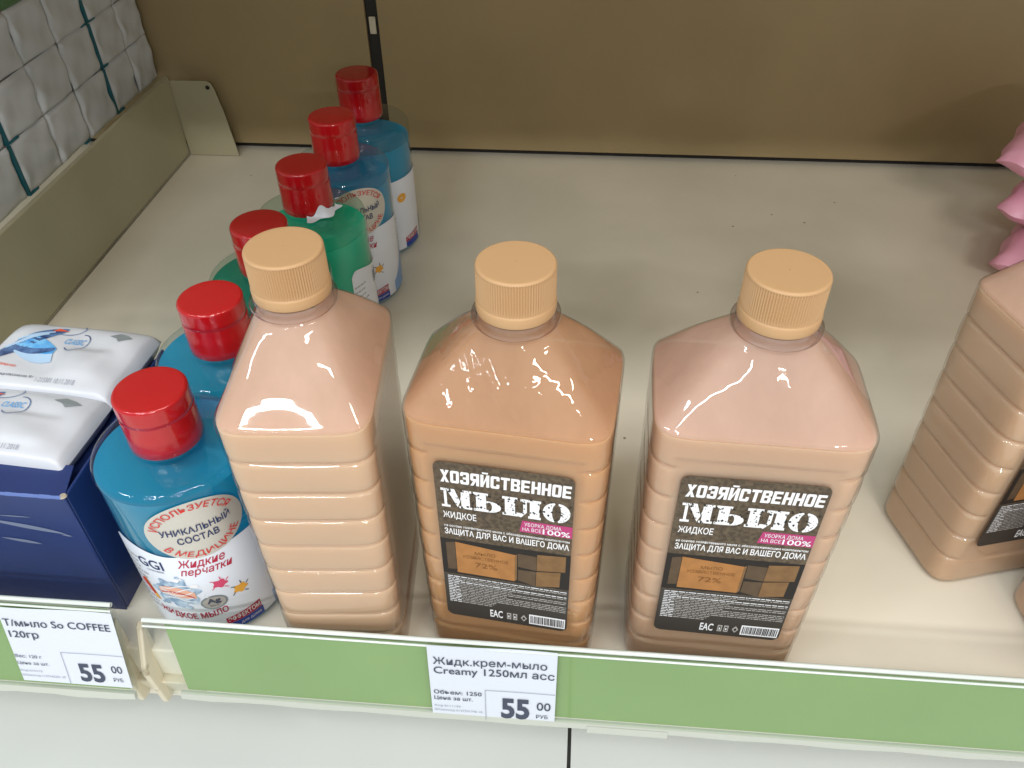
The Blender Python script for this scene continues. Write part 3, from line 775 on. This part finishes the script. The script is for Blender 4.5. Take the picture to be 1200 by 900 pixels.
def price_tag(f, x0, x1, d0, d1, e, rows, label):
    t = thing('price_tag', label, 'price tag', f((x0 + x1) / 2, d1, e))
    off = Vector(t.location); w = x1 - x0; h = d1 - d0
    g = lambda e_: (lambda u, v: tuple(Vector(f(x0 + u * w, d1 - v * h, e + e_)) - off))
    mb = MB(); n = 12
    bend = lambda u, v: .0006 * math.sin(u * 5 + 1) * v
    mb.grid(lambda u, v: g(bend(u, v))(u, v), 40, n)
    mb.build('paper', M['paper'], t)
    L = MB()
    def G(u, v): return g(.0005 + bend(u, v))(u, v)
    for body, u, v, wd, hh, mi, bold in rows: text(L, body, u, v, wd, hh, G, mi, bold)
    bx = .437 if 'green' not in label else .437
    for k in range(20):
        a, b = .437 + .56 * k / 20, .437 + .56 * (k + 1) / 20
        L.add([G(a, .436), G(b, .436), G(b, .443), G(a, .443)], [(0, 1, 2, 3)], 1)
        a, b = .01 + .433 * k / 20, .01 + .433 * (k + 1) / 20
        L.add([G(.437, a), G(.442, a), G(.442, b), G(.437, b)], [(0, 1, 2, 3)], 1)
    L.build('lettering', [M['ink'], M['inkl']], t, 0)
    return t
price_tag(fc, -.0375, .0410, .0020, .0755, .0038, [
    ('Жидк.крем-мыло', .040, .765, .885, .092, 0, .006), ('Creamy 1250мл асс', .040, .640, .945, .092, 0, .008),
    ('Объем: 1250', .026, .352, .385, .052, 0, .01), ('Цена за шт.', .026, .270, .31, .048, 0, .01),
    ('Код 0111144', .024, .165, .21, .028, 1, 0), ('Штрихкод 0137341746 10', .021, .105, .39, .028, 1, 0),
    ('55', .565, .072, .23, .265, 0, .035), ('00', .852, .205, .112, .112, 0, .005), ('РУБ', .850, .088, .094, .05, 0, 0)],
    'white price tag for liquid cream soap, 55 rubles, on the long green rail')
price_tag(flft, -.3015, -.2290, .0055, .0690, .0038, [
    ('Т/мыло So COFFEE', .020, .765, .935, .088, 0, .008), ('120гр', .035, .615, .26, .088, 0, .008),
    ('Вес: 120 г', .01, .335, .24, .042, 0, .0), ('Цена за шт.', .01, .240, .285, .042, 0, .0),
    ('Код 015112', .01, .140, .2, .028, 1, 0), ('Штрихкод 1137345201 47', .01, .075, .40, .028, 1, 0),
    ('55', .553, .065, .225, .232, 0, .03), ('00', .855, .200, .098, .098, 0, .003), ('РУБ', .852, .080, .086, .05, 0, 0)],
    'white price tag for coffee bar soap, 55 rubles, on the left rail under the carton')
mb = MB(); strip(mb, fc, .062, .113, .0735, .0800, .0042, .0046, 0)
o = mb.build('paper_scrap', M['backing'], None, 0); tag(o, 'torn white paper scrap poking out below the long green rail', 'paper scrap')

# ------------------------------------------------------------------ blue carton with wrapped soaps
ct = thing('display_carton', 'open dark blue display carton of wrapped soaps at the left edge', 'carton', (-.315, .10, 0), R(-1))
mb = MB()
x0, x1, y0, y1, hz = -.10, .0630, -.0830, .060, .116
mb.box(x0, x1, y0, y0 + .002, 0, hz); mb.box(x0, x1, y1 - .002, y1, 0, .1042)
mb.box(x1 - .002, x1, y0 + .002, y1 - .002, 0, hz); mb.box(x0, x0 + .002, y0 + .002, y1 - .002, 0, hz)
mb.box(x0 + .002, x1 - .002, y0 + .002, y1 - .002, .0, .104)
mb.build('box_wall', M['carton'], ct, bevel=.0012)
mb = MB()
mb.add([(x0, y0, hz + .0003), (x1, y0, hz + .0003), (x1 - .006, y0 + .024, hz + .0020), (x0, y0 + .024, hz + .0020),
        (x0, y0, hz - .0008), (x1, y0, hz - .0008), (x1 - .006, y0 + .024, hz + .0008), (x0, y0 + .024, hz + .0008)],
       [(0, 1, 2, 3), (7, 6, 5, 4), (0, 4, 5, 1), (1, 5, 6, 2), (2, 6, 7, 3), (3, 7, 4, 0)])
mb.build('front_flap', M['carton'], ct)
mb = MB()
for k in range(46):
    xa = x0 + (x1 - x0 - .002) * k / 46; xb = x0 + (x1 - x0 - .002) * (k + 1) / 46; w_ = .0005 + .0006 * random.random()
    mb.add([(xa, y0 - .0006, hz - w_), (xb, y0 - .0006, hz - w_), (xb, y0 - .0005, hz + .0005), (xa, y0 - .0005, hz + .0005), (xa, y0 + w_, hz + .0009), (xb, y0 + w_, hz + .0009)], [(0, 1, 2, 3), (3, 2, 5, 4)])
mb.build('worn_edge', M['worn'], ct)
mb = MB(); mb.lathe([(.0002, .0010), (.0018, .0009), (.0024, 0)], 9)
wc = mb.build('worn_corner', M['cartonI'], ct); wc.location = (x1 - .0015, y0 + .0015, hz - .0002)
mb = MB()
def streak(cx, cz, l, w, sl):
    n = 14
    top = [(cx + l * (k / n - .5), cz + sl * (k / n - .5) + w * math.sin(PI * k / n) ** .6 * (.6 + .4 * k / n)) for k in range(n + 1)]
    bot = [(cx + l * (k / n - .5), cz + sl * (k / n - .5) - w * .5 * math.sin(PI * k / n)) for k in range(n + 1)]
    pts = bot + top[::-1][1:-1]
    mb.add([(p, y0 - .0003, q) for p, q in pts], [list(range(len(pts)))])
streak(.0260, .086, .052, .0030, -.010); streak(.0180, .071, .026, .0022, -.004); streak(-.018, .088, .022, .0022, -.002); streak(.0510, .080, .007, .0012, -.001); streak(.022, .0955, .024, .0008, .000)
mb.build('printed_streak', M['cartonS'], ct, 0)
def soap_pack(x, y, z, rzz, w, d, h, label, seed):
    t = thing('soap_pack', label, 'wrapped soap', (x, y, z), rzz, 'white wrapped soaps in the blue carton')
    rn = random.Random(seed); ph = [rn.random() * 6 for _ in range(6)]
    def hgt(u, v):
        e = (1 - abs(2 * u - 1) ** 5) * (1 - abs(2 * v - 1) ** 4)
        wr = .0012 * math.sin(9 * u + 5 * v + ph[0]) * math.sin(7 * v + ph[1]) + .0010 * math.sin(23 * u - 9 * v + ph[2]) * max(0, abs(2 * u - 1) - .3)
        bar = .0030 * smooth01(.5, .62, u) * (1 - smooth01(.80, .9, u)) * smooth01(.12, .25, v) * (1 - smooth01(.5, .62, v))
        return h * .5 * (max(0, e) ** .30) + e * (wr * 1.2 + bar * .6)
    mb = MB(); n = 44
    mb.grid(lambda u, v: ((u - .5) * w, (v - .5) * d, h * .5 + hgt(u, v)), n, n)
    mb.grid(lambda u, v: ((u - .5) * w, (v - .5) * d, h * .5 - h * .5 * (max(0, (1 - abs(2 * u - 1) ** 6) * (1 - abs(2 * v - 1) ** 6)) ** .4)), n, n, 0, False, True)
    wp = mb.build('wrapper', M['pack'], t, 60)
    L = MB(); e = .0005
    def F(u, v, k=1): return ((u - .5) * w, (v - .5) * d, h * .5 + hgt(min(1, max(0, u)), min(1, max(0, v))) + e * k)
    # swoosh: dark wing over a blue pool, orange tip, fine ring line
    def band(pa, pb, mi, k=1, n=18): L.grid(lambda u, v: F(*[pa(u)[i] + (pb(u)[i] - pa(u)[i]) * v for i in (0, 1)], k), n, 4, mi)
    band(lambda u: (.0 + .42 * u, .28 + .60 * math.sin(PI * .5 * u)), lambda u: (.05 + .37 * u, .28 + .55 * u ** 1.5), 0)
    band(lambda u: (.12 + .22 * u, .50 + .24 * u), lambda u: (.10 + .22 * u, .53 + .25 * u), 2, 1.4)
    band(lambda u: (.16 + .20 * u, .62 + .17 * u), lambda u: (.15 + .20 * u, .64 + .17 * u), 2, 1.4)
    band(lambda u: (.17 + .30 * u, .50 - .10 * u), lambda u: (.17 + .30 * u, .66 - .12 * u + .07 * math.sin(PI * u)), 1)
    band(lambda u: (.20 + .30 * u, .45 - .12 * math.sin(PI * u * .7)), lambda u: (.20 + .27 * u, .53 - .08 * math.sin(PI * u * .7)), 2, 1.3)
    band(lambda u: (.15 + .31 * u, .50 - .06 * math.sin(PI * u)), lambda u: (.15 + .31 * u, .545 - .03 * math.sin(PI * u)), 0, 1.6)
    L.add([F(.335, .80, 1.8), F(.44, .83, 1.8), F(.36, .865, 1.8)], [(0, 1, 2)], 3)
    def ring(cu, cv, ru, rv, a0, a1, wd, mi):
        L.grid(lambda u, v: F(cu + (ru - wd * v) * math.cos(R(a0 + (a1 - a0) * u)), cv + (rv - wd * 1.6 * v) * math.sin(R(a0 + (a1 - a0) * u)), 1.2), 26, 1, mi)
    ring(.42, .88, .12, .11, -110, 50, .006, 0)
    ring(.565, .66, .075, .145, -140, 95, .006, 0)
    text(L, 'CLASSIC', .475, .635, .135, .085, lambda a, b: F(a, b, 1.4), 1, .01)
    L.add([F(.745, .80), F(.80, .86), F(.86, .84), F(.90, .80), F(.83, .72), F(.80, .77)], [(0, 1, 2, 3, 4, 5)], 4)
    text(L, 'очищающее туалетное мыло', .08, .24, .22, .035, lambda a, b: F(a, b, 1.2), 3, .01)
    text(L, 'мыло для рук и лица классическое, 90 г', .07, .125, .40, .03, lambda a, b: F(a, b, 1.2), 5, .0)
    text(L, '1-215М1 10.11.2018', .49, .09, .26, .055, lambda a, b: F(a, b, 1.2), 6, -.005)
    L.build('lettering', [M['wave1'], M['wave2'], M['wave3'], M['orange'], M['silver'], M['ink'], M['inkl']], wp, 0)
    return t
soap_pack(-.3205, .0690, .1045, R(-4), .118, .060, .024, 'white wrapped soap nearer the front flap of the blue carton', 1)
soap_pack(-.3105, .1310, .1045, R(-4), .107, .071, .026, 'white wrapped soap farther back in the blue carton, date code showing', 2)

# ------------------------------------------------------------------ wall of white tissue packs behind the divider
cols = [.270, .335, .400, .468, .530, .594, .656, .708]
rowsz = [.0985, .1508, .1995, .2490, .2990]
rown = ['lowest visible', 'second', 'third', 'fourth']
coln = ['seventh', 'sixth', 'fifth', 'fourth', 'third', 'second', 'nearest']
for j in range(4):
    for i in range(7):
        ya, yb = cols[i], cols[i + 1]; za, zb = rowsz[j], rowsz[j + 1]
        rn = random.Random(j * 17 + i)
        if i < 1 and j > 1: continue
        cy, cz = (ya + yb) / 2, (za + zb) / 2; hy, hz_ = (yb - ya) / 2 - .0006, (zb - za) / 2 - .0004
        white = True; m_ = M['tissue']; nm = 'white tissue pack'
        if j == 3 and i == 2: m_ = M['brown']; nm = 'brown wrapped pack'
        if j == 3 and i == 3: m_ = M['greenw']; nm = 'green wrapped pack'
        where = f'{rown[j]} row behind the divider, ' + (f'{coln[i]} the back panel' if i == 6 else f'{coln[i]} from the back panel')
        t = thing('tissue_pack', f'{nm}, {where}', 'tissue pack', (-.490, cy, za), 0, 'white tissue packs stacked behind the divider')
        p1, p2, p3 = rn.random() * 6, rn.random() * 6, rn.random() * 6
        teal = i in (1, 2, 4, 5)
        rad = .0035 + .0025 * rn.random(); sq = .0012 * rn.random()
        ly = .0026 if i in (2, 5) else -.0002; ry = .0026 if i in (1, 4) else -.0002   # the open seams
        mb = MB()
        def fn(u, v):
            a, b = 2 * u - 1, 2 * v - 1
            ea = max(0, abs(a) * hy - (hy - rad)) / rad; eb = max(0, abs(b) * hz_ - (hz_ - rad)) / rad
            dd = min(1, math.hypot(ea, eb))
            dep = rad * .62 * (1 - math.sqrt(max(0, 1 - dd * dd)))
            wr = .0010 * math.sin(3.1 * a + 4 * b + p1) + .0009 * math.sin(5 * a - 3 * b + p2) * abs(a) + .0012 * math.sin(7 * b + 3 * a + p3) * max(0, abs(a) - .45)
            return (-dep + wr * (1 - dd * .5) - sq, a * (hy + .0005) + (ly if a < 0 else -ry) * abs(a), hz_ + b * (hz_ + .0003))
        mb.grid(fn, 24, 20)
        mb.build('wrapper', m_, t, 70)
        mb = MB(); mb.box(-.11, -rad * .75 - .0015, -hy, hy, .0002, 2 * hz_ - .0002)
        mb.build('folded_side', m_, t, 0)
        if i in (2, 5):     # printed teal edge showing in the open seam
            mb = MB(); mb.box(-.05, -.0014, -hy - .0026, -hy + .0026, .001, 2 * hz_ - .001)
            mb.box(-.05, -.0012, -hy - .0004, -hy + .012 + .006 * rn.random(), -.0006, .0016)
            mb.build('printed_edge', M['teal'], t, 0)
        elif rn.random() < .4:
            mb = MB(); mb.box(-.05, -.0010, hy - .014, hy - .002, -.0006, .0018)
            mb.build('printed_edge', M['teal'], t, 0)

# ------------------------------------------------------------------ pink packs at the right
def pink_pack(loc, rot, w, d, h, label, seed):
    t = thing('pink_pack', label, 'wrapped pack', loc, 0, 'pink packs at the right edge'); t.rotation_euler = rot
    rn = random.Random(seed); p = [rn.random() * 6 for _ in range(4)]
    mb = MB(); n = 30
    def body(sg):
        def fn(u, v):
            a, b = 2 * u - 1, 2 * v - 1
            e = max(0, (1 - abs(a) ** 4) * (1 - abs(b) ** 4)) ** .5
            wv = .002 * math.sin(9 * b + p[0]) * abs(a) + .002 * math.sin(8 * a + p[1]) * abs(b)
            return (a * w / 2 + .0015 * math.sin(14 * b + p[2]) * abs(a) ** 4, b * d / 2 + .0015 * math.sin(13 * a + p[3]) * abs(b) ** 4, h / 2 + sg * h / 2 * e + wv * (1 - e))
        return fn
    o0 = MB()
    o0.grid(body(1), n, n); o0.grid(body(-1), n, n, 0, False, True)
    for k, f in enumerate(o0.f):
        cx = sum(o0.v[i][0] for i in f) / 4 / (w / 2); cy = sum(o0.v[i][1] for i in f) / 4 / (d / 2)
        if (abs(cx) / .80) ** 5 + (abs(cy) / .74) ** 5 < 1 + .12 * math.sin(9 * cx + 4 * cy + p[0]): o0.m[k] = 1
    o0.build('wrapper', [M['pinkb'], M['lav']], t, 60)
    return t
pink_pack((.556, .494, .003), (0, 0, R(55)), .17, .12, .046, 'pink pack with a lavender window lying lowest at the right edge', 1)
pink_pack((.562, .523, .050), (0, R(-4), R(50)), .16, .12, .040, 'pink pack in the middle of the small stack at the right', 2)
pink_pack((.556, .553, .092), (R(2), R(-5), R(56)), .18, .13, .046, 'pink pack on top of the stack by the back panel', 3)
